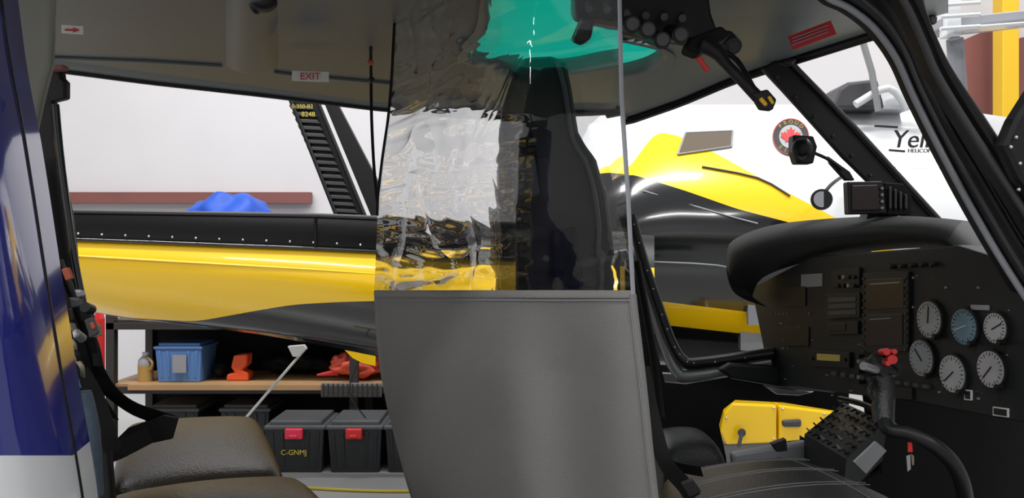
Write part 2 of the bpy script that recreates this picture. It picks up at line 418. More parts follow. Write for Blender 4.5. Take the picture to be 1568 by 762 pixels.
m.tube([(-.5,4.4,GZ+.045),(2.6,4.4,GZ+.045)],.045,DGREY); m.done('landing_skid',ph)
# ================================================================ shelving
def W(x,d): return (x-CX)/F*d
sh=M(); x0=W(165,5.6); x1=.9
for x in (x0+.03,(-1.15),x1):
    for y in (5.6,6.2): sh.box((x,y,.62+GZ/2),(.06,.06,1.24-GZ),RACK)
for z,mm in ((.605,WOOD),(1.07,RACK),(GZ+.03,RACK)):
    sh.box(((x0+x1)/2,5.9,z),(x1-x0,.62,.03),mm); sh.box(((x0+x1)/2,5.585,z-.03),(x1-x0,.03,.05),RACK)
sh.box((W(350,5.6),5.57,.598),(W(495,5.6)-W(195,5.6),.03,.04),WOOD)
sh.box((W(540,5.6),5.56,.58),(W(586,5.6)-W(495,5.6),.03,.10),MESHG)
for i in range(12): 
    sh.box((W(498+i*7.4,5.6),5.54,.58),(.008,.008,.10),RACK)
for i in range(4): sh.box((W(540,5.6),5.54,.545+i*.022),(W(586,5.6)-W(495,5.6),.008,.004),RACK)
sh.box(((x0+x1)/2,6.22,.85),(x1-x0,.02,.5),BLKM); sh.box(((x0+x1)/2,6.22,.35),(x1-x0,.02,.5),BLKM)
sh.done('storage_shelf',bevel=.003)
def tote(name,x,y,z,w,d,h,body,lid,latch,txt=None):
    e=empty(name); m=M()
    a=w/2*.9;A=w/2;b=d/2*.9;Bb=d/2
    vs=[(x-a,y-b,z),(x+a,y-b,z),(x+a,y+b,z),(x-a,y+b,z),(x-A,y-Bb,z+h*.85),(x+A,y-Bb,z+h*.85),(x+A,y+Bb,z+h*.85),(x-A,y+Bb,z+h*.85)]
    m.add(vs,[[0,3,2,1],[4,5,6,7],[0,1,5,4],[1,2,6,5],[2,3,7,6],[3,0,4,7]],body)
    for k in (-.8,-.45,.45,.8):
        m.prism([(x+k*a-.012,y-b-.006,z+.03),(x+k*a+.012,y-b-.006,z+.03),(x+k*A+.012,y-Bb-.008,z+h*.8),(x+k*A-.012,y-Bb-.008,z+h*.8)],(0,.02,0),body)
    m.box((x,y,z+h*.88),(w*1.06,d*1.06,h*.08),lid); m.box((x,y,z+h*.95),(w*.9,d*.9,h*.1),lid)
    if latch:
        m.box((x,y-Bb-.02,z+h*.78),(w*.3,.04,h*.2),latch); m.box((x,y-Bb-.045,z+h*.74),(w*.16,.02,h*.07),latch)
    m.done('body',e,bevel=.008)
    if txt: text('marking',txt,(x,y-b-.045,z+h*.42),.048,YTXT,e)
tote('storage_tote',W(272,5.7),5.80,GZ+.046,.36,.34,.30,DBIN,DLID,None)
tote('storage_tote',W(380,5.7),5.80,GZ+.046,.36,.34,.30,DBIN,DLID,None)
tote('storage_tote',W(464,5.3),5.30,GZ,.385,.4,.345,DBIN,DLID,PINK,'C-GNMJ')
tote('storage_tote',W(552,5.3),5.30,GZ,.36,.4,.345,DBIN,DLID,RED)
tote('storage_tote',W(637,5.3),5.30,GZ,.36,.4,.345,DBIN,DLID,RED)
tote('blue_storage_bin',W(270,5.6),5.78,.62,.34,.3,.29,BBIN,BBIN,None)
m=M(); m.box((W(273,5.6),5.62,.76),(.1,.01,.13),LABELG); m.done('bin_label',bpy.data.objects['blue_storage_bin'])
m=M(); c=Vector((W(213,5.6),5.7,.62)); m.cyl(c,c+Vector((0,0,.12)),.055,AMB); m.tube([c+Vector((0,0,.12)),c+Vector((0,0,.16)),c+Vector((0,0,.19))],[.055,.05,.02],LABELG,20); m.cyl(c+Vector((0,0,.19)),c+Vector((0,0,.215)),.024,LABEL)
m.tube([c+Vector((.03,-.03,.18)),c+Vector((.07,-.04,.14)),c+Vector((.05,-.03,.09))],.01,AMB,8,4); m.done('oil_jug')
m=M(); c=Vector((W(356,5.6),5.7,.62))
m.prism([c+Vector((a,0,b)) for a,b in ((-.085,0),(.08,0),(.08,.06),(.03,.08),(.07,.12),(.075,.2),(-.03,.19),(-.05,.1),(-.02,.06),(-.08,.05))],(0,.12,0),ORG); m.done('orange_wheel_chock',bevel=.012)
m=M(); 
for x,w,h in ((405,.17,.15),(445,.16,.17),(485,.16,.14)): m.ball((W(x,5.6),6.02,.62+h*.58),(w*.95,.14,h*.52),BLKM,18,.2)
m.ball((W(320,5.6),5.85,.69),(.06,.10,.06),BLKM,14,.2); m.done('black_duffel_bags')
m=M(); c=Vector((W(543,5.6),5.76,.725)); m.ball(c,(.18,.10,.078),PALERED,24,.45); m.ball(c+Vector((-.1,0,.02)),(.09,.07,.07),PALERED,16,.5)
m.tube([c+Vector((-.15,-.03,-.04)),c+Vector((-.3,-.06,-.06))],[.03,.008],RED); m.done('red_fabric_bag')
m=M(); a=P(462,540,5.0);b=P(376,640,4.95); m.cyl(a,b,.009,LABEL,10)
m.prism([P(440,530,4.98),P(465,528,4.98),P(469,534,4.98),P(458,546,4.98),P(448,546,4.98)],(0,.04,0),LABEL)
m.cyl(b,Vector((b.x-.25,4.95,GZ+.01)),.009,LABEL,10)
m.done('floor_squeegee',bevel=.004)
m=M(); c=P(152,480,5.3); m.cyl((c.x,5.3,GZ),(c.x,5.3,1.12),.035,RED); m.tube([(c.x,5.3,1.12),(c.x,5.3,1.18)],[.035,.02],RED); m.cyl((c.x,5.3,1.18),(c.x,5.3,1.24),.015,BLK); m.done('red_gas_cylinder')
m=M(); m.tube([(-1.7,4.9,GZ+.01),(-1.2,4.75,GZ+.01),(-.6,4.7,GZ+.01),(0,4.85,GZ+.01),(.8,4.7,GZ+.01)],.009,YTXT,8,8); m.done('yellow_extension_cord')
m=M(); m.slab([(528,536),(575,545),(575,560),(556,556),(540,548)],4.2,.01,YEL); m.tube([P(550,550,4.21),P(535,600,4.3),P(560,640,4.4)],.004,BLK,6,4); m.done('tie_down_flag',ph)
# ================================================================ near helicopter cabin
cab=empty('helicopter_cabin')
roofwin=[(764,-60),(880,-60),(884,36),(915,52),(962,62),(1000,72),(1012,86),(990,102),(945,114),(890,123),(835,123),(785,114),(756,100),(752,84),(768,50)]
far=[(-60,96,1.9),(70,103,2.15),(230,124,2.3),(400,143,2.45),(580,165,2.6),(760,180,2.68),(957,184,2.6),(1040,155,2.5),(1120,121,2.4),(1230,85,2.25),(1340,50,2.05),(1450,20,1.9)]
def fary(x):
    return interp([(a,b) for a,b,c in far],x), interp([(a,c) for a,b,c in far],x)
cols=[-60+i*6 for i in range(253)]
rows=[];ry=[]
NR=50
for i in range(NR+1):
    r=[];yy=[]
    for x in cols:
        fy,fdp=fary(x); t=i/NR
        y=-70+(fy+70)*t
        z_far=EYE+(CY-fy)/F*fdp
        z=2.13+(z_far-2.13)*t**2
        d=(z-EYE)*F/(CY-y)
        r.append(P(x,y,d)); yy.append(y)
    rows.append(r); ry.append(yy)
rwo=[]
sm=[(v.x,v.y) for v in cat([Vector((x,y,0)) for x,y in roofwin],5,True)]
cxr,cyr=865,50
for x,y in sm:
    dx,dy=x-cxr,y-cyr; l=math.hypot(dx,dy); rwo.append((x+dx/l*7,y+dy/l*4))
def keep(i,j): return not inside(cols[j]+3,(ry[i][j]+ry[i+1][j])/2,rwo)
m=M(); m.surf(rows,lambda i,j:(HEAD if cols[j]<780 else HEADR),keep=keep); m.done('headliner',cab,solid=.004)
m=M(); e=rows[0]
m.surf([[Vector((p.x,.95,2.13)) for p in e],[Vector((p.x,p.y,2.15)) for p in e]],HEAD,keep=lambda i,j: not(745<cols[j]<900)); m.done('headliner_edge',cab,solid=.02)
def zc(x,y):
    fy,fdp=fary(x); t=(y+70)/(fy+70); zf=EYE+(CY-fy)/F*fdp; z=2.13+(zf-2.13)*t*t; return P(x,y,(z-EYE)*F/(CY-y))
m=M()
outer=[(x+(x-cxr)/math.hypot(x-cxr,y-cyr)*22,y+(y-cyr)/math.hypot(x-cxr,y-cyr)*11) for x,y in sm]
m.prism([zc(x,y)+Vector((0,0,.03)) for x,y in outer],(0,0,.008),TEAL)
ri=[zc(*q)-Vector((0,0,.002)) for q in sm]; ro=[zc(*q)-Vector((0,0,.006)) for q in outer]; rm_=[(a+b)/2-Vector((0,0,.006)) for a,b in zip(ri,ro)]; rt=[v+Vector((0,0,.03)) for v in ri]
m.surf([r+[r[0]] for r in (rt,ri,rm_,ro)],HEADR); m.done('roof_window',cab)
m=M()
def cl(x,y,o=.01): return zc(x,y)-Vector((0,0,o))
rib=[]
for y in range(-60,104,8):
    rib.append([cl(346,y,.0),cl(358,y,.014),cl(372,y,.022),cl(396,y,.022),cl(412,y,.014),cl(426,y,0)])
m.surf(rib,HEAD)
m.tube([cl(x,interp([(70,86),(230,92),(358,100)],x),.002) for x in range(40,350,20)],.006,HEAD,8)
m.tube([cl(x,interp([(405,106),(445,112),(600,126)],x),.002) for x in range(420,610,20)],.006,HEAD,8)
m.done('headliner_rib',cab,bevel=0)
m=M()
hp=[(x,)+fary(x) for x in range(-60,961,30)]
m.surf([[P(x,y-18,d-.10) for x,y,d in hp],[P(x,y-6,d-.07) for x,y,d in hp],[P(x,y+1,d-.02) for x,y,d in hp],[P(x,y-2,d+.06) for x,y,d in hp]],HEAD)
m.tube([P(x,y+1,d-.02) for x,y,d in hp],.010,RUB,8)
hp=[(x,)+fary(x) for x in range(950,1440,20)]
m.tube([P(x,y+2,d-.01) for x,y,d in hp],.016,RUB,8)
m.tube([P(x,y-7,d-.03) for x,y,d in hp],.010,BLK,8)
for x,y,d in hp: m.ball(P(x,y-6,d-.04),.003,LGREY,6)
m.done('door_header',cab)
m=M()
m.slab([(447,108),(503,110),(503,125),(447,123)],2.0,.004,LABEL); m.slab([(94,38),(127,40),(127,52),(94,50)],1.60,.004,LABEL)
m.slab([(99,44),(112,44.5),(112,42),(121,46),(112,49),(112,47),(99,46.5)],1.597,.002,RTXT)
m.slab([(1207,55),(1272,31),(1281,52),(1215,76)],1.75,.004,RTXT)
for i in range(3): m.slab([(1213,58+i*5),(1268,38+i*5),(1268,39.2+i*5),(1213,59.5+i*5)],1.746,.002,LABELG)
m.ball(P(402,3,1.6),(.03,.03,.022),BLK,12); m.ball(P(392,0,1.6),(.015,.02,.03),BLK,10)
m.done('placards',cab)
text('exit_sign_text','EXIT',P(475,117,1.99),.026,RTXT,cab)
xr=[(-60,-10),(20,0),(60,5),(110,13),(200,31),(300,47),(400,62),(500,78),(600,94),(700,112),(762,122),(1000,150)]
rows=[];ys=list(range(-60,690,15))+[697]+list(range(710,1100,15))
for y in ys:
    r=[]
    for k in range(13):
        t=k/12; a=math.pi*t*.5
        x=-130+(sinterp(xr,y)+130)*t
        d=.95+.14*(1-math.cos(a))**2
        r.append(P(x,y,d))
    r.append(r[-1]+Vector((-.02,.08,0))); rows.append(r)
m=M(); m.surf(rows,lambda i,j:(BLUE if ys[i]<697 else WHITE)); m.done('door_post_skin',cab)
m=M(); m.tube([P(sinterp(xr,y)+1,y,1.10) for y in range(-60,900,20)],.005,RUB,8); m.done('door_post_seal',cab)
m=M(); m.slab([(3,-40),(80,-40),(76,96),(62,150),(46,226),(34,200),(12,90)],1.3,.02,TRIM); m.done('corner_trim',cab,bevel=.008,seg=3)
m=M()
m.slab([(64,118),(80,150),(86,230),(106,330),(120,455),(132,540),(162,640),(174,800),(110,800),(80,560),(60,400),(38,235),(50,160)],1.45,.02,BLK)
m.slab([(62,100),(92,103),(94,118),(100,124),(100,150),(76,156),(66,140)],1.44,.02,BLK)
m.slab([(70,98),(98,98),(98,106),(72,108)],1.42,.02,MAROON)
m.tube([P(50,240,1.42),P(75,420,1.42),P(110,640,1.42)],.010,DGREY,8,4)
m.tube([P(84,160,1.44),P(94,260,1.44),P(114,400,1.44),P(128,470,1.44)],.008,BLKG,8,4)
m.done('rear_post',cab,bevel=.006)
m=M(); m.slab([(60,540),(128,560),(160,690),(168,900),(60,900)],1.6,.03,BLKM); m.done('rear_bulkhead',cab,bevel=.01)
m=M(); m.box((-1.32,1.6,1.10),(.03,1.0,.90),DGREY)  # out of view; added dark and kept low to shape the vinyl reflections
for k in range(4): m.box((-1.30,1.22+k*.25,1.15),(.02,.20,.70),BLK)
m.done('unseen_aft_wall',cab,bevel=.01)
m=M(); m.box((-.05,1.78,.62),(2.6,1.7,.06),BLKM); m.done('cabin_floor',cab)
m=M()
rail=[P(960,380,2.55),P(978,408,2.55),P(1000,470,2.5),P(1020,530,2.45),P(1038,568,2.42),P(1062,574,2.4),P(1180,552,2.35)]
m.tube(rail,.022,GREY,10,5)
rail2=[P(966,330,2.5),P(985,400,2.48),P(1008,470,2.45),P(1028,525,2.42),P(1046,552,2.4),P(1070,556,2.38),P(1185,540,2.32)]
m.tube(rail2,.018,RUB,10,5)
for t in range(0,len(rail2)-1):
    for k in (.2,.6): m.ball(rail2[t]*(1-k)+rail2[t+1]*k-Vector((0,.018,0)),.003,LGREY,6)
m.slab([(958,380),(975,425),(998,505),(1018,585),(1050,588),(1180,566),(1300,590),(1300,636),(1275,628),(1200,616),(1126,612),(1108,626),(1101,650),(1112,700),(1120,800),(960,800)],2.5,.02,BLK)
m.tube([P(975,400,2.4),P(1000,540,2.35),P(1012,640,2.3)],.012,BLKM,8,4)
m.done('forward_door_frame',cab,bevel=.006)
m=M()
m.slab([(1166,104),(1188,92),(1212,96),(1300,188),(1437,338),(1386,334),(1290,240),(1200,140)],2.25,.02,BLK)
m.tube([P(1212,96,2.24),P(1310,196,2.24),P(1440,338,2.24)],.008,DGREY,8)
for i in range(7):
    t=i/7; m.ball(P(1190+t*200,118+t*210,2.245),.005,DGREY,6)
m.done('windscreen_post',cab,bevel=.006)
A=[(1225,-60),(1262,-8),(1300,12),(1338,42),(1372,88),(1398,145),(1436,222),(1480,305),(1530,392),(1580,470),(1640,560)]
Bc=[(1330,-60),(1350,-36),(1372,-4),(1390,25),(1408,70),(1425,118),(1462,190),(1508,262),(1560,350),(1610,430),(1680,530)]
C2=[(1352,-60),(1374,-20),(1396,20),(1418,70),(1436,112),(1478,182),(1524,252),(1570,322),(1620,400),(1690,490)]
D2=[(1405,-60),(1411,-20),(1416,20),(1432,62),(1456,108),(1500,172),(1544,238),(1590,300),(1640,370),(1710,450)]
def band(a,b,d,depth,mt,mm):
    pa=cat([P(x,y,d) for x,y in a],5); pb=cat([P(x,y,d) for x,y in b],5)
    n=len(pa); r=[[],[],[],[],[],[],[]]
    for i in range(n):
        p,q=pa[i],pb[i]; 
        pts=[p+Vector((0,depth,0)),p+Vector((0,.01,0)),p*.85+q*.15-Vector((0,.012,0)),p*.5+q*.5-Vector((0,.02,0)),p*.15+q*.85-Vector((0,.012,0)),q+Vector((0,.01,0)),q+Vector((0,depth,0))]
        for k in range(7): r[k].append(pts[k])
    r.append(r[0]); mm.surf(r,mt)
m=M(); band(A,Bc,1.35,.03,BLK,m); band(C2,D2,1.25,.04,RUB,m)
m.tube([P(x,y,1.34) for x,y in A],.006,LGREY,8,4)
m.tube([P(x+3,y-2,1.33) for x,y in Bc],.007,RUB,8,4)
m.tube([P(x-2,y,1.235) for x,y in C2],.006,DGREY,8,4)
m.tube([P((a[0]*.6+b[0]*.4),(a[1]*.6+b[1]*.4),1.33) for a,b in zip(A,Bc)],.004,DGREY,8,4)
m.done('near_door_arch',cab)
m=M(); m.slab([(1534,222),(1552,180),(1590,120),(1640,120),(1640,330),(1590,310),(1560,275)],1.2,.03,BLK)
for q in ((1548,225),(1556,210),(1562,250),(1560,290)): m.ball(P(q[0],q[1],1.195),.003,SILV,6)
m.done('door_hinge_bracket',cab,bevel=.01)
m=M(); m.slab([(1330,600),(1420,615),(1700,660),(1700,900),(1180,900),(1240,760),(1345,720)],2.0,.05,BLKM)
m.slab([(1120,694),(1232,676),(1345,700),(1330,800),(1130,800)],2.1,.03,LGREY)
m.done('nose_floor_shell',cab,bevel=.01)
# ================================================================ overhead panel
oh=empty('overhead_control_panel')
m=M()
m.slab([(880,-40),(1082,-40),(1090,20),(1100,48),(1062,62),(1000,52),(930,36),(886,30)],1.45,.05,BLK)
m.slab([(1055,58),(1105,38),(1122,52),(1072,82),(1050,74)],1.42,.05,BLKM)
m.slab([(878,62),(892,30),(915,30),(910,62),(895,70)],1.40,.03,BLK)
for x,y in ((992,46),(1014,62),(1042,54),(968,38)):
    c=P(x,y,1.36); m.cyl(c,c+Vector((0,.09,.03)),.015,BLK); m.cyl(c-Vector((0,.006,0)),c,.011,DGREY)
for i in range(6):
    x=905+i*28; m.cyl(P(x,18+i*2,1.40),P(x,12+i*2,1.46),.007,DGREY,10)
c=P(1123,71,1.7); m.cyl(c,c+Vector((0,.05,.03)),.019,BLK); m.cyl(c-Vector((0,.004,0)),c,.012,DGREY)
m.slab([(1195,96),(1210,88),(1222,90),(1212,100)],1.7,.02,BLK)
m.done('switch_housing',oh,bevel=.006)
m=M(); m.tube([P(1078,68,1.42),P(1098,80,1.41),P(1112,98,1.40),P(1135,122,1.39),P(1160,148,1.38)],[.016,.014,.010,.010,.011],BLK,12,5)
m.tube([P(1100,74,1.42),P(1128,92,1.41),P(1150,128,1.39),P(1160,146,1.38)],.005,SEATP,8,4)
m.slab([(1152,142),(1176,136),(1190,152),(1184,168),(1166,166)],1.37,.02,BLK)
m.slab([(1162,152),(1167,147),(1177,159),(1172,163)],1.365,.006,YPOST); m.slab([(1175,148),(1180,145),(1187,157),(1183,160)],1.365,.006,YPOST)
m.slab([(1066,88),(1072,84),(1088,106),(1082,110)],1.4,.01,RED)
m.done('rotor_brake_lever',oh,bevel=.004)
# ================================================================ curtain
cur=empty('partition_curtain')
Lx=[(-60,612),(0,606),(60,603),(120,600),(180,595),(240,586),(300,579),(380,576),(448,573),(500,575),(560,581),(620,592),(680,607),(730,620),(762,630),(860,660)]
Rx=[(-60,947),(0,948),(150,951),(300,961),(400,966),(455,969),(520,977),(600,986),(700,996),(762,1003),(860,1016)]
def cpos(u,y):
    x=sinterp(Lx,y)*(1-u)+sinterp(Rx,y)*u
    d=1.72-.50*u-.10*math.sin(math.pi*u)
    if y<200: d+=.10*((200-y)/260)**1.5
    k=min(1,max(0,(y-448)/120))
    d+=(.003+.007*k)*math.sin(u*17+y*.004)+.016*k*math.sin(u*9+1.5)
    if y<448:
        lf=min(1,max(.12,1.3-u*1.9))
        nz=noise.noise(Vector((u*4,y*.016,1)))*.007*lf
        w=math.exp(-((y-410)/40)**2)
        nz+=w*.006*noise.noise(Vector((u*7,y*.08,5)))*(.3+.7*lf)+ .002*noise.noise(Vector((u*16,y*.04,9)))*w
        w2=math.exp(-((u-.36)/.12)**2)*(1 if y>150 else max(0,y/150))
        nz+=w2*.006*noise.noise(Vector((u*22,y*.03,3)))
        nz+=lf*.0030*math.sin(y*.12+u*5+2.5*noise.noise(Vector((u*3,y*.01,7))))*(1 if y>170 else .3)
        d+=nz*min(1,abs(448-y)/20)
    return P(x,y,d)
ysv=[-50+i*2.5 for i in range(200)]; ysv=[y for y in ysv if y<448]+[448]
N=140
m=M(); m.surf([[cpos(j/N,y) for j in range(N+1)] for y in ysv],VIN); m.done('clear_vinyl_window',cur,toward=(0,0,1.6))
ysf=[444+i*8 for i in range(54)]
m=M(); m.surf([[cpos(j/60,y)-Vector((0,.003,0)) for j in range(61)] for y in ysf],FAB)
m.done('grey_fabric_skirt',cur,solid=.002)
m=M()
m.ribbon([cpos(j/40,450)-Vector((0,.006,0)) for j in range(41)],.012,.002,FAB,2)
m.ribbon([cpos(1,y)-Vector((0,.006,0)) for y in range(-50,460,20)],.007,.002,LGREY,2)
m.ribbon([cpos(1,y)-Vector((0,.006,0)) for y in range(450,860,20)],.010,.002,FAB,2)
m.ribbon([cpos(0,y)-Vector((0,.004,0)) for y in range(-50,340,20)],.006,.003,BLKM,2)
m.tube([cpos(.985,y)-Vector((0,.006,0)) for y in range(455,860,20)],.001,LGREY,6)
m.tube([cpos(j/40,459)-Vector((0,.006,0)) for j in range(41)],.001,LGREY,6)
m.done('sewn_hems',cur)
m=M(); m.tube([P(566,-40,1.7),P(568,100,2.0),P(569,180,2.0),P(573,260,2.0),P(580,330,2.0)],.004,BLKM,8,4); m.ball(P(567,95,1.98),.008,DORG,8); m.ball(P(569,122,1.98),.008,BLK,8); m.done('curtain_cord',cur)
# ================================================================ pilot seat
ps=empty('pilot_seat')
m=M()
out=[(790,470),(790,335),(797,250),(802,165),(813,118),(832,99),(862,97),(884,108),(894,148),(906,205),(934,248),(947,300),(952,380),(953,470)]
m.slab([(x,y) for x,y in out],1.95,.14,SEATP,0)
m.done('backrest_shell',ps,bevel=.035,seg=4)
m=M()
m.slab([(806,205),(820,194),(838,195),(843,230),(845,300),(808,312)],1.93,.03,BLKM)
m.slab([(812,246),(840,240),(846,300),(812,312)],1.92,.03,DGREY)
m.tube([P(868,108,1.94),P(880,150,1.93),P(893,215,1.93),P(918,262,1.93),P(930,330,1.93),P(934,450,1.93)],.006,DGREY,8,5)
m.tube([P(800,205,1.94),P(798,300,1.93),P(797,440,1.93)],.008,DGREY,8,5)
m.slab([(790,310),(815,308),(818,440),(792,440)],1.88,.05,BLK); m.slab([(800,345),(834,345),(834,372),(800,372)],1.87,.03,DGREY)
m.slab([(862,350),(900,345),(905,440),(866,440)],1.9,.03,BLKM)
m.done('backrest_details',ps,bevel=.008)
m=M()
q=[Vector((.31,1.68,1.12)),Vector((.66,1.80,1.13)),Vector((.80,1.42,1.12)),Vector((.26,1.25,1.12))]
m.cushion(q,.10,BLEATH,.25,10); 
m.done('seat_cushion',ps)
m=M()
def lerpq(u,v,o=.0): return (q[0]*(1-u)+q[1]*u)*(1-v)+(q[3]*(1-u)+q[2]*u)*v+Vector((0,0,.025*(1-(2*u-1)**2)*(1-(2*v-1)**2)+o))
for v in (.2,.42,.64,.86):
    m.tube([lerpq(u/12,v,-.0002) for u in range(1,12)],.0012,STITCH,6)
    m.tube([lerpq(u/12,v+.03,-.0002) for u in range(1,12)],.0012,STITCH,6)
for u in (.12,.80): m.tube([lerpq(u,v/12,-.0002) for v in range(1,12)],.0012,STITCH,6)
m.box((.52,1.55,.84),(.4,.4,.36),BLK)
m.done('cushion_stitching_and_base',ps)
ps2=M(); ps2.cushion([Vector((.34,2.12,1.10)),Vector((.545,2.18,1.10)),Vector((.555,1.95,1.09)),Vector((.38,1.92,1.09))],.08,BLEATH,.3,6); ps2.box((.46,2.05,.80),(.12,.16,.40),BLK); ps2.done('copilot_seat_cushion')
# ================================================================ rear bench
rb=empty('passenger_bench')
m=M()
q1=[Vector((-1.10,2.16,1.125)),Vector((-.74,2.26,1.125)),Vector((-.50,1.74,1.095)),Vector((-.86,1.62,1.095))]
q2=[Vector((-.84,1.56,1.105)),Vector((-.45,1.68,1.115)),Vector((-.28,1.36,1.13)),Vector((-.74,1.22,1.13))]
m.cushion(q1,.08,LEATH,.28,12); m.cushion(q2,.09,LEATH,.32,12)
m.done('leather_cushions',rb)
m=M()
for qq in (q1,q2):
    c=sum(qq,Vector())/4
    m.prism([Vector(((p.x-c.x)*.9+c.x,(p.y-c.y)*.9+c.y,.65)) for p in qq],(0,0,.3),BLKM)
m.done('bench_base',rb)
# ================================================================ belts & clutter at left
sb=empty('seat_belt')
m=M()
m.ribbon([P(70,380,1.38),P(85,440,1.36),P(108,500,1.36),P(128,560,1.4),P(145,600,1.5),P(170,640,1.6)],.030,.004,STRAP)
m.ribbon([P(110,470,1.36),P(130,530,1.38),P(160,590,1.45),P(205,625,1.55),P(262,645,1.65)],.035,.004,STRAP)
m.slab([(160,690),(196,655),(250,636),(271,640),(262,672),(205,684),(172,694)],1.58,.01,STRAP)
m.ribbon([P(262,650,1.62),P(230,665,1.58),P(180,690,1.5),P(150,700,1.45)],.035,.004,STRAP)
m.ribbon([P(88,400,1.38),P(108,450,1.37),P(140,520,1.38),P(150,560,1.40)],.018,.004,BLK)
m.ribbon([P(120,560,1.40),P(150,620,1.40),P(172,690,1.40)],.03,.004,STRAP)
m.done('webbing',sb,bevel=.002)
m=M()
m.slab([(93,412),(103,409),(110,426),(100,430)],1.34,.01,DORG)
for (x,y,w,h,mm) in ((112,462,14,14,DGREY),(128,478,16,20,BLK),(140,505,16,20,TAN),(98,480,12,22,BLK),(95,540,16,16,DGREY),(118,448,10,10,GREY),(104,500,10,14,TAN)):
    m.slab([(x-w/2,y-h/2),(x+w/2,y-h/2+3),(x+w/2+3,y+h/2),(x-w/2+4,y+h/2+2)],1.33,.015,mm)
m.cyl(P(130,470,1.32),P(140,474,1.34),.009,BLK); m.cyl(P(116,510,1.33),P(126,518,1.35),.008,GREY)
m.slab([(128,490),(141,485),(150,510),(137,517)],1.315,.008,DGREY); m.slab([(136,495),(142,492),(146,502),(140,505)],1.312,.004,DORG)
m.done('buckles',sb,bevel=.004)
m=M()
m.tube([P(92,590,1.30),P(98,640,1.30),P(104,760,1.30)],[.024,.032,.036],JEAN,16,4); m.tube([P(122,600,1.32),P(128,660,1.32),P(134,760,1.32)],[.018,.026,.026],JEAN,16,4)
m.slab([(88,570),(106,568),(114,596),(95,598)],1.28,.02,BBIN); m.done('denim_jacket')
m=M()
for i in range(8):
    x=72+i*6;y=430+i*17
    m.ribbon([P(x,y,1.31),P(x+10,y+12,1.29),P(x+12,y+28,1.31)],.007,.004,TAN if i%2 else STRAP,4)
m.done('cargo_net',sb)
m=M(); m.ribbon([P(985,560,1.75),P(1000,640,1.6),P(1018,705,1.5),P(1050,745,1.4),P(1062,762,1.36)],.03,.004,STRAP); m.ribbon([P(1010,690,1.6),P(1030,712,1.5),P(1075,722,1.42)],.02,.004,STRAP)
m.slab([(1045,742),(1062,735),(1074,752),(1056,760)],1.35,.015,BLK); m.done('belt',ps,bevel=.003)
# ================================================================ instrument panel
ip=empty('instrument_panel')
def dp(x): return 1/(.4255+(x-1180)*.000813)
A0=P(1180,500,dp(1180));B0=P(1560,500,dp(1560)); H=(B0-A0).normalized(); Nn=Vector((0,0,1)).cross(H).normalized()
if Nn.dot(Vector((0,-1,0)))<0: Nn=-Nn
def PP(x,y,o=0): return P(x,y,dp(x))+Nn*o
def pb(m,x0,y0,x1,y1,t,mt,sk=0,o=0):
    m.prism([PP(x0,y0,o),PP(x1,y0+sk,o),PP(x1,y1+sk,o),PP(x0,y1,o)],Nn*t,mt)
m=M()
m.prism([PP(x,y) for x,y in ((1150,440),(1245,392),(1465,375),(1520,392),(1620,470),(1630,570),(1566,648),(1390,614),(1180,588))],-Nn*.06,PANEL)
m.done('panel_face',ip,bevel=.004)
m=M()
crest=[(1113,396,2.45),(1122,368,2.42),(1190,343,2.3),(1330,331,2.05),(1445,334,1.75),(1500,350,1.62),(1540,395,1.52),(1600,470,1.42),(1680,570,1.35)]
lip=[(1117,424,2.33),(1136,398,2.28),(1198,374,2.14),(1325,358,1.85),(1432,360,1.60),(1466,384,1.52),(1512,440,1.44),(1570,520,1.36),(1640,620,1.28)]
lip0=[(1114,412,2.38),(1126,380,2.33),(1193,355,2.2),(1328,342,1.92),(1440,343,1.64),(1486,362,1.55),(1530,415,1.46),(1590,492,1.38),(1665,590,1.3)]
inn=[(1150,462,2.42),(1168,425,2.36),(1245,398,2.2),(1340,384,1.95),(1440,380,1.72),(1470,400,1.62),(1515,450,1.53),(1575,530,1.45),(1640,640,1.38)]
bck=[(1150,410,2.9),(1160,380,2.9),(1230,352,2.75),(1380,336,2.45),(1500,340,2.15),(1560,360,2.0),(1610,410,1.9),(1660,480,1.8),(1740,580,1.7)]
R=[cat([P(*k) for k in r],5) for r in (bck,crest,lip0,lip,inn)]
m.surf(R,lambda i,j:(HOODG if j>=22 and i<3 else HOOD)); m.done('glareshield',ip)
m=M(); m.surf([cat([P(*k) for k in r],5) for r in (
 [(1113,396,2.44),(1113,420,2.4),(1122,445,2.38),(1140,458,2.36),(1168,468,2.34)],
 [(1150,440,2.40),(1150,450,2.38),(1155,456,2.37),(1160,460,2.36),(1175,470,2.34)])],HOOD)
m.slab([(1100,566),(1118,556),(1180,560),(1290,590),(1280,602),(1190,592),(1120,580)],2.3,.03,PANEL)
m.slab([(1170,590),(1195,594),(1250,600),(1225,606),(1190,604)],2.28,.03,GREY)
m.done('lower_trim',ip,bevel=.008)
m=M()
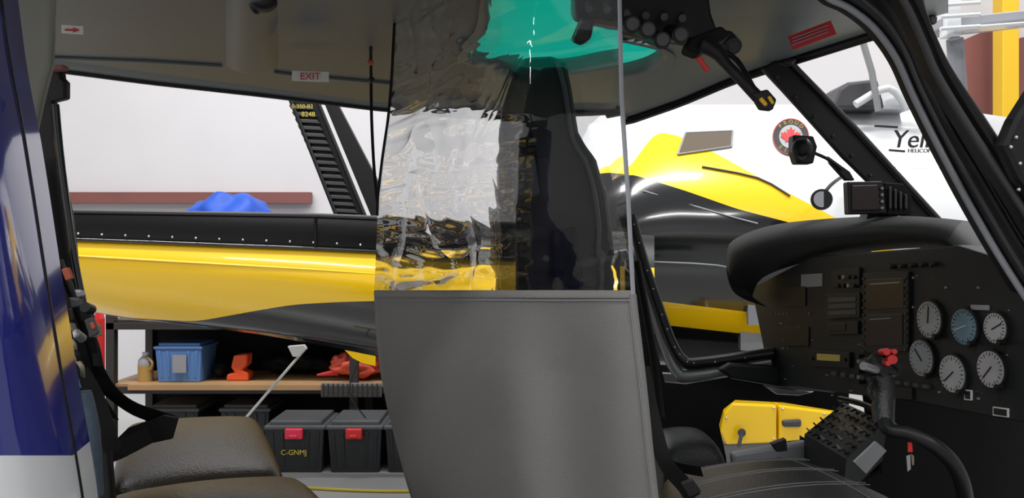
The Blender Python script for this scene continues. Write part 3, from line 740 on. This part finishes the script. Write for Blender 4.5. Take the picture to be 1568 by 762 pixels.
for (x,y,r,mt) in ((1428,489,.038,GAUGE),(1482,500,.035,GBLUE),(1416,548,.038,GAUGE),(1464,572,.037,GAUGE),(1523,565,.034,GAUGE),(1530,502,.028,GAUGE)):
    c=PP(x,y); m.cyl(c,c+Nn*.008,r*1.1,BLK,32); m.cyl(c+Nn*.008,c+Nn*.010,r*.98,mt,32)
    a=random.uniform(0,6.28); t=(H*math.cos(a)+Vector((0,0,1))*math.sin(a))
    m.tube([c+Nn*.011-t*r*.2,c+Nn*.011+t*r*.7],.0013,BTXT if mt is GAUGE else LABEL,6)
    for k in range(24):
        a=k*math.pi/12; t=(H*math.cos(a)+Vector((0,0,1))*math.sin(a)); m.tube([c+Nn*.0105+t*r*(.8 if k%2 else .72),c+Nn*.0105+t*r*.92],.0008,BTXT,4)
    m.cyl(c+Nn*.006+H*r*.8-Vector((0,0,r*.9)),c+Nn*.020+H*r*.8-Vector((0,0,r*.9)),.005,BLK,10)
m.done('gauges',ip)
m=M()
pb(m,1326,418,1396,540,.008,BLK,-3); pb(m,1332,428,1390,474,.010,SCREEN,-3); pb(m,1332,482,1388,530,.010,SCREEN,-2)
pb(m,1270,450,1322,488,.010,BLK,-3)
pb(m,1244,536,1306,560,.010,BLK,3); pb(m,1257,541,1292,551,.012,LCD,2)
pb(m,1228,420,1260,440,.003,LABELG,-2); pb(m,1488,466,1516,474,.003,LABELG,1); pb(m,1478,596,1490,612,.003,LABEL,1); pb(m,1480,598,1488,610,.004,PANEL,1); pb(m,1522,622,1546,636,.003,LABEL,3); pb(m,1524,624,1544,634,.004,PANEL,3)
pb(m,1345,590,1400,608,.006,BLK,4); pb(m,1278,412,1320,440,.008,BLK,-3); pb(m,1270,492,1318,512,.008,BLK,-1); pb(m,1275,496,1300,507,.010,SCREEN,-1)
pb(m,1200,440,1235,470,.004,BLK,-2); pb(m,1200,500,1240,530,.004,BLK,0); pb(m,1338,434,1384,436,.011,LABELG,-3); pb(m,1338,488,1370,489.5,.011,LABELG,-2)
for i in range(3): pb(m,1275,456+i*10,1317,463+i*10,.012,DGREY,-2)
for i in range(60):
    x=random.uniform(1190,1545); y=random.uniform(415,605)
    if 1325<x<1540 and 430<y<590: continue
    w_=random.uniform(2,5); pb(m,x,y,x+w_,y+1.6,.002,LABELG if i%3 else DGREY,0)
for x,y in [(1290+8*i,424+j*13) for i in range(4) for j in range(2)]+[(1370+i*16,408-i) for i in range(5)]+[(1250,548),(1300,550)]+[(1322,545+i*8) for i in range(6)]+[(1335+i*9,560+i) for i in range(5)]:
    c=PP(x,y); m.cyl(c,c+Nn*.014,.005,BLK if (x+y)%3 else GREY,10)
for x,y in [(1182+i*6,480) for i in range(5)]+[(1215,560),(1200,520),(1225,500),(1240,480),(1245,520),(1310,575),(1345,575),(1400,425),(1400,470),(1450,440),(1500,440),(1440,600),(1500,610)]:
    c=PP(x,y); m.cyl(c,c+Nn*.004,.0025,GREY,8)
for y in range(425,540,11):
    c=PP(1393,y); m.cyl(c,c+Nn*.012,.003,DGREY,8)
    c=PP(1328,y+2); m.cyl(c,c+Nn*.012,.003,DGREY,8)
for i in range(11):
    pb(m,1278+i*14,568+i*2,1286+i*14,574+i*2,.010,DGREY,1)
m.done('avionics_stack',ip,bevel=.0008)
m=M()
pq=[P(1232,664,2.1),P(1292,616,2.2),P(1358,646,1.9),P(1296,702,1.75)]
m.prism(pq,(0,.02,-.10),PANEL)
up=(pq[1]-pq[0]).cross(pq[3]-pq[0]).normalized()
if up.z<0: up=-up
for r_ in range(6):
    for c_ in range(8):
        u=(r_+.5)/6; v=(c_+.5)/8
        p=(pq[0]*(1-u)+pq[1]*u)*(1-v)+(pq[3]*(1-u)+pq[2]*u)*v
        m.cyl(p,p+up*.004,.007,DGREY if (r_+c_)%3==0 else BLK,8)
        if (r_*3+c_)%4!=1: m.cyl(p+up*.004,p+up*.013+Vector((-.003,0,0)),.0024,LABELG if (r_+c_)%3==0 else BLK,6)
m.slab([(1308,708),(1342,676),(1358,690),(1326,726)],1.70,.01,GREY)
m.tube([P(1286,610,2.15),P(1330,622,1.95),P(1372,655,1.8)],.008,BLK,8,4)
m.slab([(1182,680),(1204,672),(1206,690),(1190,692)],1.9,.02,BLK)
m.slab([(1228,668),(1296,712),(1368,644),(1372,760),(1230,760)],2.22,.02,BLKM)
m.done('center_pedestal',ip,bevel=.002)
g=M(); g.slab([(1298,278),(1352,277),(1358,327),(1300,328)],1.95,.03,BLK); g.slab([(1304,283),(1345,282),(1349,322),(1305,323)],1.945,.008,SCREEN)
g.slab([(1354,279),(1384,281),(1397,300),(1396,329),(1358,329)],1.96,.05,BLKM); g.slab([(1330,326),(1374,326),(1378,340),(1326,340)],2.0,.05,BLK)
for i in range(4): g.cyl(P(1351,288+i*10,1.94),P(1351,288+i*10,1.95),.004,GREY,8)
for i in range(4): g.slab([(1362+i*8,285+i*4),(1366+i*8,285+i*4),(1366+i*8,320),(1362+i*8,320)],1.95,.01,DGREY)
g.done('gps_display',bevel=.004)
c_=M(); c_.ball(P(1228,228,2.1),(.028,.03,.032),BLK,14); c_.slab([(1215,206),(1246,208),(1252,224),(1246,250),(1220,250),(1214,232)],2.12,.04,BLK)
c_.cyl(P(1229,216,2.08),P(1229,216,2.12),.012,DGREY); c_.cyl(P(1229,238,2.08),P(1229,238,2.12),.012,DGREY)
c_.tube([P(1242,232,2.14),P(1272,246,2.18),P(1300,270,2.22)],.005,BLK,8,4); c_.slab([(1268,238),(1302,262),(1310,276),(1296,276),(1272,250)],2.2,.02,BLK)
c_.done('magnetic_compass',bevel=.004)
cy=empty('cyclic_stick')
m=M(); m.tube([P(1348,575,1.52),P(1354,600,1.51),P(1352,625,1.5),P(1354,650,1.48)],[.026,.020,.021,.018],BLEATH,16,6)
m.tube([P(1354,645,1.48),P(1362,658,1.46),P(1392,664,1.44),P(1430,682,1.42),P(1462,714,1.42),P(1478,762,1.44),P(1484,860,1.5)],[.015,.013,.013,.014,.014,.014,.014],BLK,14,6)
m.done('stick',cy)
m=M(); m.ball(P(1350,560,1.52),(.034,.03,.026),BLK,16,.3); m.slab([(1335,552),(1365,545),(1385,560),(1378,574),(1345,574)],1.5,.04,BLK)
for x,y,s in ((1358,538,.007),(1367,550,.009),(1370,538,.005),(1360,556,.005)):
    c=P(x,y,1.48); m.cyl(c,c+Vector((.004,.03,-.005)),s,RED,14)
m.cyl(P(1322,560,1.47),P(1342,566,1.5),.008,GREY); m.tube([P(1340,585,1.5),P(1330,600,1.48),P(1336,612,1.48)],.005,BLK,8,4)
m.done('grip_head',cy,bevel=.004)
m=M(); a=P(1394,655,1.44); m.tube([a,P(1395,678,1.44)],.0012,GREY,6); m.slab([(1391,677),(1397,677),(1398,692),(1391,692)],1.435,.004,RED)
m.slab([(1388,698),(1394,696),(1395,718),(1390,722)],1.435,.002,GREY); m.slab([(1395,694),(1400,698),(1400,712),(1397,712)],1.44,.002,TAN); m.done('ignition_key',cy,bevel=.001)
# ================================================================ unseen striped helicopter behind the camera, added for vinyl reflections
refl_heli=empty('parked_helicopter'); m=M()
rows=[];ms=[]
prof=[(.55,BLKG),(.9,YEL),(1.05,BLKG),(1.4,WHITE),(1.65,BLKG),(1.72,WHITE),(1.9,YEL),(1.97,BLKG),(2.12,WHITE),(2.35,BLKG),(2.42,WHITE),(2.75,WHITE)]
for i,(z,mt) in enumerate(prof):
    t=i/(len(prof)-1)
    rows.append([Vector((x,-4.0+.7*math.sin(math.pi*t)*(1-.03*abs(x)),z+.05*x)) for x in [-4+.4*k for k in range(21)]]); ms.append(mt)
rows.append([v+Vector((0,-.9,0)) for v in rows[-1]]); ms.append(WHITE)
rows.append([v+Vector((0,-.9,0)) for v in rows[0]]); ms.append(WHITE)
m.surf(rows,lambda i,j:ms[i]); m.done('fuselage',refl_heli)
m=M(); m.tube([(-3,-4.2,GZ+.05),(3,-4.2,GZ+.05)],.05,DGREY)
for x in (-1.5,1.5): m.tube([(x,-4.2,GZ+.05),(x,-4.2,.8)],.04,DGREY)
m.done('landing_skid',refl_heli)
# ================================================================ lights, world, camera
def area(name,loc,size,e,rot=(0,0,0),sy=None):
    l=bpy.data.lights.new(name,'AREA'); l.energy=e; l.size=size; l.color=(1,.985,.96)
    if sy: l.shape='RECTANGLE'; l.size_y=sy
    o=bpy.data.objects.new(name,l); sc.collection.objects.link(o); o.location=loc; o.rotation_euler=rot; return o
for i,(x,y,e) in enumerate(((-3,-2.5,170),(2.5,-2.5,170),(-3.5,3.4,230),(1.0,3.4,210),(5,4.0,170),(-2,6.6,90),(5,7,60),(-7,2,130))):
    area('hangar_lamp',(x,y,6.5),2.6,e,sy=.5)
w=bpy.data.worlds.new('World'); sc.world=w; w.use_nodes=True
w.node_tree.nodes['Background'].inputs[0].default_value=(.95,.96,1,1); w.node_tree.nodes['Background'].inputs[1].default_value=.50
cd=bpy.data.cameras.new('Camera'); cd.lens=27; cd.sensor_width=36; cd.clip_start=.02
co=bpy.data.objects.new('Camera',cd); sc.collection.objects.link(co); co.location=(0,0,EYE); co.rotation_euler=(math.pi/2,0,0); sc.camera=co
sc.view_settings.view_transform='Standard'; sc.view_settings.look='None'; sc.view_settings.exposure=0
